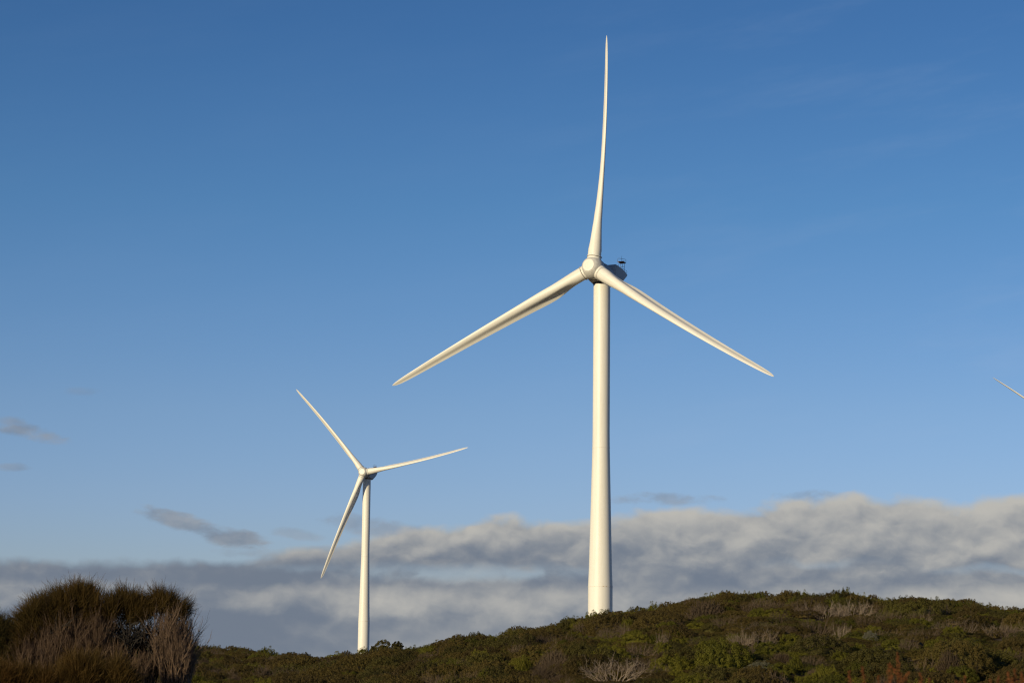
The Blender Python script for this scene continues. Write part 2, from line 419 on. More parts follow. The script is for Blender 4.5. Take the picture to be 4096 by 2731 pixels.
def turbine_meshes():
    M = {}
    r0 = 2.06; r1 = 1.46
    M['tower'] = MB().lathe([(r0+.05, -3), (r0+.02, 0), (r0, 15), (r0-.12, 18), (r1+.09, 35), (r1+.015, 38.3), (r1-.01, 41), (r1-.03, 66.25)], 64).mesh('tower', PAINT, True, 20)
    fl = []
    for z, r in ((15, r0), (38.3, r1+.015)):
        fl.append((z, MB().lathe([(r-.05, -.07), (r+.03, -.06), (r+.03, .06), (r-.05, .07)], 64).mesh('flange', FLAN)))
    M['fl'] = fl
    M['yaw'] = MB().lathe([(1.30, -.1), (1.52, -.06), (1.52, .12), (1.30, .2)], 48).mesh('yaw_ring', SEAL)
    # nacelle in rotor frame (Y = distance downwind of rotor centre, z up)
    def sec(y, w, zb, zt, sw, sh, bc=.35):
        # sw, sh: width and height taken off the upper shoulder as a rounded cut
        pts = [(w-bc, zb), (w, zb+bc)]
        K = 6
        for i in range(K+1):
            a = i/K*math.pi/2
            # concave-to-convex: ellipse quarter bulging outward
            pts.append((w - sw + sw*math.cos(a), zt - sh + sh*math.sin(a)))
        L = [(-x, z) for x, z in reversed(pts)]
        return [(x, y, z) for x, z in pts + L]
    ring = [sec(1.55, 1.45, -1.35, 1.25, 1.0, 1.3, .45), sec(1.75, 1.72, -1.72, 1.45, 1.25, 1.5), sec(3.0, 1.76, -1.85, 1.62, 1.35, 1.7), sec(5.1, 1.76, -1.9, 1.60, 1.40, 1.95),
            sec(5.28, 1.76, -1.9, 1.95, .9, 1.1), sec(5.42, 1.76, -1.88, 2.12, .30, .25), sec(6.2, 1.76, -1.55, 2.12, .30, .22), sec(7.6, 1.76, -.75, 2.04, .26, .2), sec(8.8, 1.76, .1, 1.93, .26, .2), sec(9.3, 1.74, .55, 1.80, .26, .2),
            sec(9.7, 1.66, .98, 1.52, .2, .15, .15)]
    M['nacelle'] = MB().loft(ring).mesh('nacelle', NACSHADE, True, 28)
    h = MB(); h.loft([[(-1.0, 1.9, 1.25), (.25, 1.9, 1.25), (.25, 5.3, 1.5), (-1.0, 5.3, 1.5)], [(-.95, 2.5, 2.05), (.1, 2.5, 2.05), (.1, 3.4, 2.08), (-.95, 3.4, 2.08)]])
    M['hump'] = h.mesh('roof_hatch', NACSHADE, False)
    lip = MB().box(-1.70, 1.70, 9.45, 9.82, 1.30, 1.56)
    M['lip'] = lip.mesh('rear_lip', NACSHADE, False)
    # instrument platform on the rear of the roof
    q = MB(); r = .030; zt = 3.50; ys = 8.35
    for x in (.55, 1.30):
        q.tube([(x, ys+1.0, 1.6), (x, ys+1.0, zt)], r); q.tube([(x, ys-.1, 1.9), (x, ys+.4, zt)], r)
    for z in (2.1, 2.5, 2.9): q.tube([(.55, ys+1.0, z), (1.30, ys+1.0, z)], r)
    M['ladder'] = q.mesh('mast_frame', DARKM)
    q = MB(); q.box(.42, 1.45, ys, ys+1.15, zt, zt+.09); M['deck'] = q.mesh('deck', RUST, False)
    q = MB(); q.tube([(.42, ys, zt), (.42, ys+.02, zt+.62), (.5, ys+.1, zt+.70), (1.38, ys+1.0, zt+.70), (1.45, ys+1.1, zt+.62), (1.45, ys+1.12, zt)], r); M['rail'] = q.mesh('guard_rail', DARKM)
    q = MB(); q.tube([(.9, ys+.5, zt), (.9, ys+.5, zt+1.2)], .02); M['rod'] = q.mesh('lightning_rod', DARKM)
    q = MB(); q.tube([(1.1, ys+.6, zt), (1.1, ys+.6, zt+.30), (1.35, ys+.9, zt+.30), (1.35, ys+.9, zt+.12)], .04)
    M['sensor'] = q.mesh('wind_sensor', DARKM)
    q = MB(); q.tube([(1.3, ys+1.0, 2.3), (1.3, ys+1.9, 2.4), (1.3, ys+2.1, 2.25), (1.3, ys+1.9, 1.85), (1.3, ys+1.2, 1.5)], .03)
    M['hoop'] = q.mesh('rear_hoop', DARKM)
    # hub: h is distance toward the wind
    M['hub'] = MB().lathe([(1.45, -1.5), (1.62, -1.3), (1.80, -.8), (1.90, -.2), (1.88, .3), (1.74, .85), (1.50, 1.3), (1.26, 1.58), (1.10, 1.70), (1.06, 1.72)], 56, 'Y').mesh('hub', HUBP, True, 40)
    M['plate'] = MB().lathe([(1.04, 1.70), (1.04, 1.765), (1.0, 1.79), (.56, 1.82), (.55, 1.806), (.50, 1.806), (.49, 1.83), (.2, 1.84), (.02, 1.84)], 56, 'Y').mesh('nose_plate', PAINT, True, 25)
    M['sleeve'] = MB().lathe([(1.30, .55), (1.24, 1.2), (1.20, 1.82), (1.10, 1.84)], 48).mesh('blade_sleeve', PAINT, True, 30)
    M['seal'] = MB().lathe([(1.06, 1.80), (1.185, 1.835), (1.185, 1.90), (1.06, 1.93)], 48).mesh('seal_gap', SEAL, True, 30)
    M['collar'] = MB().lathe([(1.10, 1.90), (1.27, 1.91), (1.29, 1.97), (1.24, 2.04), (1.15, 2.10)], 48).mesh('root_collar', PAINT, True, 40)
    M['blade'] = blade_mesh()
    return M
TM = turbine_meshes()
def add_turbine(px, py, D, yaw, psi, tilt, label, group, overhang=3.5, feather=0.0):
    C = EYE + ray(px, py)*D
    rz = -math.radians(yaw); tl = math.radians(tilt)
    # local frame: upwind -Y
    a = Vector((0, -math.cos(tl), math.sin(tl)))
    rot = Matrix.Rotation(rz, 3, 'Z')
    base = C - rot @ (a*overhang); ztower = base.z - 68.15
    t = empty('wind_turbine', (base.x, base.y, ztower), rz); tag(t, label, 'wind turbine', group)
    Fm = Matrix.Rotation(-tl, 4, 'X'); # tips the -Y axis upward
    Cl = a*overhang + Vector((0, 0, 68.15))
    RF = Matrix.Translation(Cl) @ Fm
    tw = ob('tower', TM['tower'], t)
    for z, me in TM['fl']: ob('flange', me, tw, Matrix.Translation((0, 0, z)))
    ob('yaw_ring', TM['yaw'], tw, Matrix.Translation((0, 0, 66.3)))
    na = ob('nacelle', TM['nacelle'], t, RF)
    for k, nm in (('hump', 'roof_hatch'), ('lip', 'rear_lip'), ('ladder', 'mast_frame'), ('deck', 'deck'), ('rail', 'guard_rail'), ('rod', 'lightning_rod'), ('sensor', 'wind_sensor'), ('hoop', 'rear_hoop')):
        ob(nm, TM[k], na)
    hb = ob('hub', TM['hub'], t, RF)
    ob('nose_plate', TM['plate'], hb)
    for k in range(3):
        B = Matrix.Rotation(math.radians(psi+120*k), 4, 'Y')
        ob('blade_sleeve', TM['sleeve'], hb, B)
        b = ob('blade', TM['blade'], t, RF @ B @ Matrix.Rotation(math.radians(feather), 4, 'Z'))
        ob('seal_gap', TM['seal'], b); ob('root_collar', TM['collar'], b)
    return t
FEATHER = -35.0
TG = 'three-bladed white wind turbines'
add_turbine(2372.0, 1071.3, 377.3, 28.47, 4.08, 7.30, 'tall cream white wind turbine in the middle, nearest and largest, one blade pointing straight up', TG)
add_turbine(1454.8, 1888.6, 806.4, 16.36, -38.88, 5.07, 'smaller wind turbine farther left, blades pointing up left, right and down', TG)
add_turbine(4390, 1809, 700, 22, -48.0, 5.5, 'wind turbine at the right edge, only one thin blade tip in view', TG, 3.5, FEATHER)

# ------------------------------------------------------------------ plants
rng = np.random.default_rng(7)
def unit(v): return v/np.maximum(np.linalg.norm(v, axis=-1, keepdims=True), 1e-9)
def leaves(P, Nrm, L, Wd, spread=.7, r=None):
    """rhombic leaves at P, roughly facing Nrm"""
    r = r or rng; n = len(P)
    d = unit(Nrm + r.normal(0, spread, (n, 3)))
    t = unit(np.cross(d, r.normal(0, 1, (n, 3)))); b = np.cross(d, t)
    Ls = (L*r.uniform(.6, 1.3, n))[:, None]; Ws = (Wd*r.uniform(.6, 1.3, n))[:, None]
    q = np.stack([P - t*Ls*.5, P + b*Ws*.5, P + t*Ls*.5, P - b*Ws*.5], 1)
    return q.reshape(-1, 3), np.arange(n*4).reshape(-1, 4)
def join(*parts):
    V = []; Fq = []; o = 0
    for v, f in parts:
        V.append(v); Fq.append(f+o); o += len(v)
    return np.concatenate(V), np.concatenate(Fq)
def mound(R=(1.0, 1.0, .6), lumps=70, per=46, lump_r=.17, leaf=(.055, .035), flat=2.0, seed=0, spread=.65, rough=.08):
    r = np.random.default_rng(seed)
    # lump centres over a flattened dome
    k = np.arange(lumps); zz = r.uniform(.0, 1, lumps)**.9; ph = k*2.39996 + r.uniform(-.3, .3, lumps)
    rad = (1-zz**flat)**(1/flat)
    c = np.stack([rad*np.cos(ph), rad*np.sin(ph), zz], 1)
    c += r.normal(0, rough, c.shape); c[:, 2] = np.maximum(c[:, 2], -.1)
    cen = c*np.array(R)*(1-lump_r*.5)
    lr = lump_r*max(R[0], R[2])*r.uniform(.6, 1.35, lumps)
    out = unit(c*np.array([1/R[0], 1/R[1], 1/R[2]]) + np.array([0, 0, .25]))
    d = unit(r.normal(0, 1, (lumps, per, 3)) + out[:, None]*.9)
    P = cen[:, None] + d*lr[:, None, None]*np.array([1, 1, .8])*r.uniform(.75, 1.08, (lumps, per, 1))
    P = P.reshape(-1, 3); d = d.reshape(-1, 3)
    lv = leaves(P, d, leaf[0], leaf[1], spread, r)
    # inner dome so the ground does not show through
    na, nb = 18, 6
    A, B = np.meshgrid(np.arange(na)/na*2*math.pi, np.linspace(0, .98, nb))
    rr = (1-B**flat)**(1/flat)*.74*(1+.12*np.sin(A*3+seed+B*4)); 
    core = np.stack([rr*np.cos(A)*R[0], rr*np.sin(A)*R[1], (B*.80-.25)*R[2]], -1).reshape(-1, 3)
    i, j = np.meshgrid(np.arange(nb-1), np.arange(na), indexing='ij'); j2 = (j+1) % na
    cf = np.stack([i*na+j, i*na+j2, (i+1)*na+j2, (i+1)*na+j], -1).reshape(-1, 4)
    return join(lv, (core, cf))
class Tubes:
    """many thin tapering branches with 3 or 4 sides"""
    def __init__(s, sides=3): s.P = []; s.R = []; s.n = sides; s.V = []; s.F = []; s.o = 0
    def add(s, pts, rad):
        pts = np.asarray(pts, float); m = len(pts)
        t = unit(np.gradient(pts, axis=0)); ref = np.array([.31, .87, .38])
        a = unit(np.cross(t, ref)); b = np.cross(t, a); n = s.n
        an = np.arange(n)/n*2*math.pi
        ring = pts[:, None] + (a[:, None]*np.cos(an)[None, :, None] + b[:, None]*np.sin(an)[None, :, None])*np.asarray(rad)[:, None, None]
        s.V.append(ring.reshape(-1, 3))
        i, j = np.meshgrid(np.arange(m-1), np.arange(n), indexing='ij'); j2 = (j+1) % n
        s.F.append(np.stack([i*n+j, i*n+j2, (i+1)*n+j2, (i+1)*n+j], -1).reshape(-1, 4) + s.o); s.o += m*n
    def data(s): return np.concatenate(s.V), np.concatenate(s.F)
def grow(T, p, d, L, rad, lev, r, wig=.35, up=.15, kids=(3, 5), ang=.6, shrink=.62, tips=None, steps=5):
    pts = [np.array(p)]; d = np.array(d)/np.linalg.norm(d)
    for i in range(steps):
        d = unit(d + r.normal(0, wig, 3)*.5 + np.array([0, 0, up])*.3)
        pts.append(pts[-1] + d*L/steps)
    rr = np.linspace(rad, rad*(.55 if lev > 0 else .25), steps+1)
    T.add(pts, rr)
    if lev > 0:
        for k in range(r.integers(*kids)):
            i = r.integers(1, steps+1)
            dd = unit(np.array(pts[i])-np.array(pts[i-1]))
            nd = unit(dd + r.normal(0, ang, 3))
            grow(T, pts[i], nd, L*shrink*r.uniform(.7, 1.25), rad*.58, lev-1, r, wig, up, kids, ang, shrink, tips, steps)
    elif tips is not None: tips.append((pts[-1], d))
def dead_fan(seed, stems=6, spread=1.0, h=1.0, lean=.3, rad=.032, lev=3, width=.6, wig=.45, kids=(3, 5)):
    r = np.random.default_rng(seed); T = Tubes(3); tips = []
    for i in range(stems):
        a = (i+.5)/stems*2-1
        d = [a*spread+lean, r.uniform(-.5, .1), .75]
        grow(T, [a*width*.5, r.uniform(-.15, .15), 0], d, h*.55*r.uniform(.8, 1.2), rad*r.uniform(.7, 1.2), lev, r, wig, .25, kids, .55, .68, tips)
    return T.data(), tips
def twig_ball(seed, R=(.9, .8, .55), n=900, L=.22, w=.011):
    """rounded bush of fine dry twigs"""
    r = np.random.default_rng(seed)
    d = unit(r.normal(0, 1, (n, 3))); d[:, 2] = np.abs(d[:, 2])
    P = d*np.array(R)*r.uniform(.55, .95, (n, 1))
    T = Tubes(3)
    for p, q in zip(P, d):
        e = unit(q + r.normal(0, .5, 3)+np.array([0, 0, .3]))
        m = p + e*L*.5*r.uniform(.7, 1.3) + r.normal(0, .02, 3); T.add([p, m, m + unit(e+r.normal(0, .4, 3))*L*.5], [w, w*.8, w*.4])
    return T.data()

# library of shrub meshes
LIB = {}
for i in range(4):
    v, f = mound((1.0, .95, .62), 170, 84, .12, (.038, .026), 2.2, 10+i, .35); LIB['green%d' % i] = mesh_np('green_shrub', v, f, GREEN)
for i in range(3):
    v, f = mound((1.0, .95, .55), 150, 70, .11, (.038, .024), 2.2, 30+i, .35); LIB['olive%d' % i] = mesh_np('olive_shrub', v, f, OLIVE)
for i in range(4):
    v, f = mound((1.25, 1.05, .58), 380, 52, .062, (.034, .020), 2.3, 50+i, .32, .05); LIB['brown%d' % i] = mesh_np('brown_shrub', v, f, BROWN)
for i in range(2):
    v, f = mound((1.0, .9, .6), 170, 60, .13, (.070, .018), 2.0, 70+i, 1.0); LIB['silver%d' % i] = mesh_np('silver_shrub', v, f, SILVER)
for i in range(2):
    v, f = twig_ball(80+i); LIB['twig%d' % i] = mesh_np('twig_bush', v, f, TWIGC)
for i in range(3):
    (v, f), tips = dead_fan(90+i, 26, 1.1, 1.1, [.45, -.45, .1][i], .018, 3, 1.6, .34, (2, 5))
    LIB['dead%d' % i] = mesh_np('dead_branches', v, f, DEADB)
for i in range(3):
    (v, f), tips = dead_fan(100+i, 22, 1.1, 1.1, [-.45, .4, -.1][i], .023, 3, 1.4, .36, (2, 5))
    LIB['white%d' % i] = mesh_np('bleached_branches', v, f, BLEACH)

# --- heath as one mass, instanced over the dune
def heath_scrub():
    C2 = bpy.data.collections.new('heath_plants')
    names = ['brown0', 'brown1', 'brown2', 'brown3', 'olive0', 'olive1', 'olive2', 'green0', 'green1', 'twig0', 'twig1', 'dead0', 'dead1', 'dead2']
    wts = np.array([4, 4, 4, 4, 3, 3, 3, 1.8, 1.8, .7, .7, .8, .8, .8]); wts = wts/wts.sum()
    for k, nme in enumerate(names):
        o = bpy.data.objects.new('heath_plant_%02d' % k, LIB[nme]); C2.objects.link(o)
    r = np.random.default_rng(5); pts = []; idx = []; scl = []; rot = []
    def patch(x, y):
        return np.sin(x*.45+1.7*np.sin(y*.16))*np.sin(y*.22+1.3*np.sin(x*.21)+1)
    PA = np.array([q[:3] for q in PLACED]); PD = np.array([q[3] in ('dead', 'whit') for q in PLACED])
    def scatter(cell, mode):
        for gy in np.arange(78, 206, cell):
            for gx in np.arange(-.36*gy, .36*gy, cell):
                x = gx + r.uniform(-.5, .5)*cell; y = gy + r.uniform(-.5, .5)*cell
                d = math.hypot(x, y); az = math.atan2(x, y); dr = float(dridge(az))
                if d > dr + 5 or d < 80 or abs(az) > .32: continue
                if abs(az) > .26 and r.random() > .6: continue
                ux, uy = x/d, y/d; ddx = x-PA[:, 0]; ddy = y-PA[:, 1]; along = ddx*ux+ddy*uy; side = np.abs(ddx*uy-ddy*ux)
                mult = 1.0 if mode else np.where(PD, .38, .25)
                if np.any((side < PA[:, 2]*.85 + (.75 if mode else .10)*np.where(PD, 1.15, .8)) & (along < PA[:, 2]*.5 + .5*mode) & (along > -np.where(PD, 6.0, 3.2)*mult)): continue
                pz = patch(x, y) + r.normal(0, .35)
                far = 1.0 if az > -.10 else .8
                if mode == 0:            # low ground layer
                    w = np.array([3, 3, 3, 3, 3, 3, 3, 1.2, 1.2, .5, .5, .3, .3, .3])
                    if pz > .3: w[7:9] *= 4
                    w = w/w.sum(); k = r.choice(len(names), p=w); sx = r.uniform(.45, .85); sz = r.uniform(.35, .75)
                    if k >= 11: sz = r.uniform(.45, .8)
                else:                    # taller wind-clipped domes standing apart
                    w = np.array([3.2, 3.2, 3.2, 3.2, 3.2, 3.2, 3.2, 2.4, 2.4, .55, .55, .5, .5, .5])
                    if pz > .3: w[7:9] *= 2.5
                    elif pz < -.2: w[7:9] *= .3
                    w = w/w.sum(); k = r.choice(len(names), p=w); sx = r.uniform(.7, 1.35)*far; sz = r.uniform(1.15, 1.9)*(.75+.25*sx)*far
                    if 7 <= k < 9: sx = r.uniform(.4, .85); sz = r.uniform(.95, 1.5)
                    if k in (9, 10): sx *= .8
                    if k >= 11: sx = r.uniform(.6, 1.0); sz = r.uniform(.7, 1.0)
                if k >= 9 and d > dr-9: continue
                # wind keeps the canopy clipped to one smooth line along the crest
                er_ = float(np.interp(az, R_AZ, R_EL)); room = 1.7 + math.tan(er_ + .0007*math.sin(az*190+2*math.sin(az*70)) + (r.uniform(-.0010, .0012) if r.random() > .07 else .0026))*d - float(terr(x, y))
                if d > dr-7: sx = min(sx, .85)
                if d > dr-5 and k < 9: sz = max(.3, room/.66)*r.uniform(.8, 1.0)
                sz = max(.25, min(sz, room/.66))
                pts.append((x, y, float(terr(x, y)) - .02)); idx.append(k); scl.append((sx*r.uniform(.85, 1.3), sx*r.uniform(.85, 1.2), sz))
                rot.append((r.normal(0, .08), r.normal(0, .08), r.uniform(0, 6.28) if k < 11 else r.normal(0, .35)))
    scatter(.85, 0); scatter(2.05, 1)
    me = bpy.data.meshes.new('heath_scrub'); me.from_pydata(pts, [], [])
    a = me.attributes.new('pick', 'INT', 'POINT'); a.data.foreach_set('value', np.array(idx, np.int32))
    a = me.attributes.new('siz', 'FLOAT_VECTOR', 'POINT'); a.data.foreach_set('vector', np.array(scl, np.float32).ravel())
    a = me.attributes.new('rot', 'FLOAT_VECTOR', 'POINT'); a.data.foreach_set('vector', np.array(rot, np.float32).ravel())
    o = ob('heath_scrub', me); tag(o, 'dense brown and olive coastal heath covering the dune behind the sheoak', 'scrub', kind='stuff')
    ng = bpy.data.node_groups.new('scatter', 'GeometryNodeTree')
    ng.interface.new_socket('Geometry', in_out='INPUT', socket_type='NodeSocketGeometry'); ng.interface.new_socket('Geometry', in_out='OUTPUT', socket_type='NodeSocketGeometry')
    N = ng.nodes; L = ng.links
    gi = N.new('NodeGroupInput'); go = N.new('NodeGroupOutput')
    ci = N.new('GeometryNodeCollectionInfo'); ci.inputs['Collection'].default_value = C2; ci.inputs['Separate Children'].default_value = True; ci.inputs['Reset Children'].default_value = True
    ip = N.new('GeometryNodeInstanceOnPoints'); ip.inputs['Pick Instance'].default_value = True
    def attr(n, dt):
        q = N.new('GeometryNodeInputNamedAttribute'); q.data_type = dt; q.inputs['Name'].default_value = n; return q.outputs[0]
    e2r = N.new('FunctionNodeEulerToRotation')
    L.new(gi.outputs[0], ip.inputs['Points']); L.new(ci.outputs[0], ip.inputs['Instance'])
    L.new(attr('pick', 'INT'), ip.inputs['Instance Index']); L.new(attr('rot', 'FLOAT_VECTOR'), e2r.inputs[0]); L.new(e2r.outputs[0], ip.inputs['Rotation'])
    L.new(attr('siz', 'FLOAT_VECTOR'), ip.inputs['Scale']); L.new(ip.outputs[0], go.inputs[0])
    md = o.modifiers.new('scatter', 'NODES'); md.node_group = ng
    print('heath points', len(pts))
# --- single shrubs one can point to
def shrub(kind, px, py, w, label, cat, group, name=None, h=None, rz=None, lift=.60, sink=.0):
    """w: width in photo pixels; h: height factor"""
    hm = {'green': .68, 'olive': .62, 'brown': .62, 'silver': .66, 'twig': .75, 'dead': 1.0, 'white': 1.0}[kind.rstrip('0123456789')]*(h or 1)*(w/FPX*112/2)*1.1
    p = hit(px, py + min(75, .45*hm*FPX/112), .18); d = (p-EYE).length
    room = 1.7 + math.tan(float(np.interp(math.atan2(p.x, p.y), R_AZ, R_EL)) + (.0030 if any(q_ in label for q_ in ('skyline', 'foot', 'rising', 'on the left ridge')) else .0008))*math.hypot(p.x, p.y) - p.z
    wid = w/FPX*d
    base = {'green': 2.0, 'olive': 2.0, 'brown': 2.5, 'silver': 2.0, 'twig': 1.8, 'dead': 2.0, 'white': 1.9}[kind.rstrip('0123456789')]
    s = wid/base
    hh = (h if h else 1.0)*1.15; hh = max(hh, .85/s) if kind[:4] not in ('dead', 'whit') else max(hh*.9, .70/s)
    hh = min(hh, max(.3, room/{'dead': 1.05, 'white': 1.05, 'twig': .72}.get(kind.rstrip('0123456789'), .66))/s)
    nm = name or {'green': 'green_shrub', 'olive': 'olive_shrub', 'brown': 'brown_shrub', 'silver': 'silver_shrub', 'twig': 'twig_bush', 'dead': 'dead_shrub', 'white': 'dead_shrub'}[kind.rstrip('0123456789')]
    o = ob(nm, LIB[kind])
    o.location = (p.x, p.y, p.z - sink); o.scale = (s, s*.9, s*hh)
    o.rotation_euler = (0, 0, (rng.uniform(-.4, .4) if kind[:4] in ('dead', 'whit') else rng.uniform(0, 6.28)) if rz is None else rz)
    tag(o, label, cat, group); PLACED.append((p.x, p.y, wid*.5, kind[:4])); return o
PLACED = []
GG = 'bright green shrubs in the dune heath'; DG = 'dead branching shrubs in the dune heath'; SG = 'silver grey bushes in the dune heath'; TG2 = 'dry twiggy bushes in the dune heath'
greens = [
 (2899, 2618, 255, 1.2, 'widest bright green shrub mound, low on the dune right of the large turbine'),
 (2440, 2610, 170, 1.1, 'wide green mound on the slope straight below the large turbine'),
 (2674, 2500, 125, 1, 'green shrub halfway up the slope right of the large turbine base'),
 (2253, 2577, 80, 1, 'round green shrub below and left of the large turbine base'),
 (2334, 2560, 70, 1, 'small round green shrub just below the large turbine'),
 (2545, 2546, 130, 1, 'green shrub directly left of the small white driftwood branch'),
 (2844, 2478, 70, 1, 'small green shrub left of the tangled branches high on the slope'),
 (2912, 2443, 75, 1, 'yellow green shrub under the crest left of the highest point'),
 (2170, 2612, 115, 1, 'green shrub low left of the large turbine, above the twiggy dome'),
 (2772, 2722, 180, 1, 'bright green shrub cut by the lower edge below the bleached dead shrub'),
 (2650, 2588, 90, 1, 'green shrub beside the small white driftwood branch, on its lower side'),
 (2559, 2490, 60, 1, 'small green shrub on the slope just right of the turbine foot'),
 (3121, 2398, 55, 1, 'small green shrub at the very crest of the dune'),
 (3028, 2453, 70, 1, 'green shrub left of the small brown branches near the crest'),
 (3163, 2553, 100, 1.1, 'green mound right of the tall bleached dead tree'),
 (3582, 2452, 65, 1.2, 'dark green dome just right of the large grey dead thicket'),
 (3643, 2412, 85, 1, 'green shrub on the skyline right of the large dead thicket'),
 (3829, 2403, 70, 1.2, 'dark green dome standing on the skyline at right'),
 (3676, 2488, 120, .8, 'flat yellow green shrub around small pale branches on the right slope'),
 (3489, 2522, 110, .8, 'flat green shrub directly above the silver bush'),
 (3815, 2522, 115, 1, 'green mound on the right slope above the broad dome pair'),
 (3755, 2571, 135, 1.1, 'broad yellow green dome low on the right slope'),
 (3884, 2573, 95, 1.2, 'tall round green dome beside the broad yellow green one'),
 (3433, 2598, 95, 1, 'green shrub below and left of the silver bush'),
 (3506, 2610, 60, 1.3, 'small round green shrub straight below the silver bush'),
 (3177, 2596, 80, 1, 'green shrub above the grey twiggy bush right of centre'),
 (3857, 2476, 75, .9, 'low green shrub high on the right slope'),
 (4048, 2452, 110, 1, 'bright green shrub under the skyline at the right edge'),
 (3180, 2652, 70, 1.2, 'dark round green shrub beside the grey twiggy bush'),
 (3363, 2625, 80, 1, 'green shrub low right of the grey twiggy bush'),
 (3843, 2683, 130, 1.2, 'bright leafy green shrub behind the rust seed heads at right'),
 (3727, 2700, 70, 1, 'small green shrub left of the leafy one behind the seed heads'),
 (3336, 2722, 125, .8, 'yellow green shrub on the lower edge left of the seed heads'),
 (4030, 2610, 110, 1.1, 'yellow green mound near the right edge, lower slope'),
 (2060, 2515, 70, 1.1, 'dark green bush rising from the ridge left of the large turbine'),
 (1541, 2645, 110, .9, 'green mound below right of the small turbine'),
 (1883, 2582, 60, 1, 'small green shrub below the ridge between the turbines'),
 (2022, 2628, 70, 1, 'green shrub low on the slope between the turbines'),
 (1740, 2590, 80, 1, 'green shrub beside brown branches between the turbines'),
 (1353, 2634, 60, .9, 'small green shrub straight left of the small turbine foot'),
 (1397, 2700, 115, 1, 'green mound at the lower edge below the small turbine'),
 (855, 2650, 70, 1, 'green shrub just right of the big sheoak'),
 (915, 2688, 80, 1, 'lower green shrub right of the big sheoak'),
 (1032, 2616, 60, .8, 'low green shrub on the left ridge, nearest the big sheoak'),
 (1806, 2628, 90, 1, 'wide green shrub low on the slope between the two turbines'),
 (971, 2712, 70, 1, 'yellow green shrub on the lower edge near the big sheoak'),
 (2930, 2560, 60, 1, 'dark green shrub left beside the tall bleached dead tree foot'),
 (3070, 2585, 170, .7, 'low green shrub spreading at the foot of the bleached dead tree'),
]
for i, (px, py, w, h, lab) in enumerate(greens):
    shrub('green%d' % (i % 4), px, py, w, lab, 'shrub', GG, h=h)
deads = [
 ('white', 2959, 2545, 75, 1.5, 'tall bleached white dead tree with thick forked trunk on the dune'),
 ('white', 3040, 2545, 115, 1.1, 'bleached branches right beside the tall white dead tree'),
 ('white', 2450, 2668, 190, .8, 'large fan of pale dead branches at the lower middle'),
 ('dead', 2560, 2668, 150, .8, 'browner dead branches joined to the large pale fan at the lower middle'),
 ('dead', 2757, 2471, 65, 1.3, 'upright dead branches halfway up, right of the large turbine'),
 ('dead', 2440, 2533, 85, 1.1, 'dead branches just below the large turbine foot'),
 ('dead', 2351, 2508, 95, .9, 'spreading dead branches left under the large turbine foot'),
 ('white', 2648, 2569, 40, .6, 'short white driftwood branch lying on the green slope'),
 ('white', 2500, 2537, 35, .9, 'single pale crooked branch below the large turbine'),
 ('dead', 2563, 2600, 90, .8, 'dead branches right of the wide mound below the large turbine'),
 ('dead', 2814, 2410, 120, .8, 'dead branches on the crest slope left of the highest point'),
 ('dead', 3052, 2413, 90, .8, 'dead branches just under the highest crest'),
 ('dead', 2899, 2488, 90, .9, 'tangled dead branches in the middle of the upper slope'),
 ('dead', 2976, 2384, 75, .9, 'dead branches poking above the skyline near the crest'),
 ('dead', 3045, 2374, 32, 1.5, 'single small dead bush standing on the skyline at the crest'),
 ('dead', 2997, 2436, 60, 1, 'small dead shrub in the dip under the crest'),
 ('white', 3310, 2438, 140, .9, 'left half of the large grey dead thicket on the upper dune'),
 ('white', 3400, 2438, 130, 1.05, 'middle of the large grey dead thicket, thickest pale stems'),
 ('dead', 3470, 2428, 90, 1.1, 'right end of the large grey dead thicket'),
 ('dead', 3250, 2436, 90, 1.0, 'brown left end of the large grey dead thicket'),
 ('dead', 3116, 2471, 85, 1, 'dead shrub under the crest, left of the large thicket'),
 ('dead', 3280, 2500, 130, 1, 'brownish dead thicket below the large grey one'),
 ('white', 3368, 2532, 55, 1.1, 'small bleached forked shrub left above the silver bush'),
 ('dead', 3559, 2466, 85, .9, 'dead branches under the dark green dome at right'),
 ('dead', 3461, 2488, 70, .7, 'low leaning dead branches above the silver bush'),
 ('dead', 3710, 2534, 90, .9, 'dead branches left of the green mound on the right slope'),
 ('dead', 3634, 2590, 60, .8, 'small curled dead shrub on the lower right slope'),
 ('white', 3993, 2512, 110, .8, 'pale dead branches near the right edge'),
 ('dead', 4060, 2516, 90, .9, 'dead branches touching the right edge'),
 ('white', 3700, 2494, 45, .7, 'pale short branches in the flat yellow green shrub'),
 ('dead', 1220, 2690, 140, .8, 'dead thicket at the lower left, below left of the small turbine'),
 ('dead', 1165, 2643, 70, .6, 'low dead branches on the ridge left of the small turbine'),
 ('dead', 1718, 2626, 80, 1, 'dead branches on the slope right of the small turbine'),
 ('dead', 1760, 2712, 140, .8, 'dead branches on the lower edge between the turbines'),
 ('dead', 2205, 2590, 40, 1, 'thin upright dead twigs low left of the large turbine'),
]
for i, (k, px, py, w, h, lab) in enumerate(deads):
    shrub('%s%d' % (k, i % 3), px, py, w, lab, 'dead shrub', DG, h=h*1.05, lift=.35)
for px, py, w, h, lab in [(3482, 2545, 80, 1.3, 'round silver grey bush on the right slope'), (3047, 2668, 125, .9, 'low silver leaved bush low right of the bleached dead tree'), (3000, 2690, 80, .8, 'silver leaved bush on the lower edge side of the low one')]:
    shrub('silver%d' % (w % 2), px, py, w, lab, 'bush', SG, h=h)
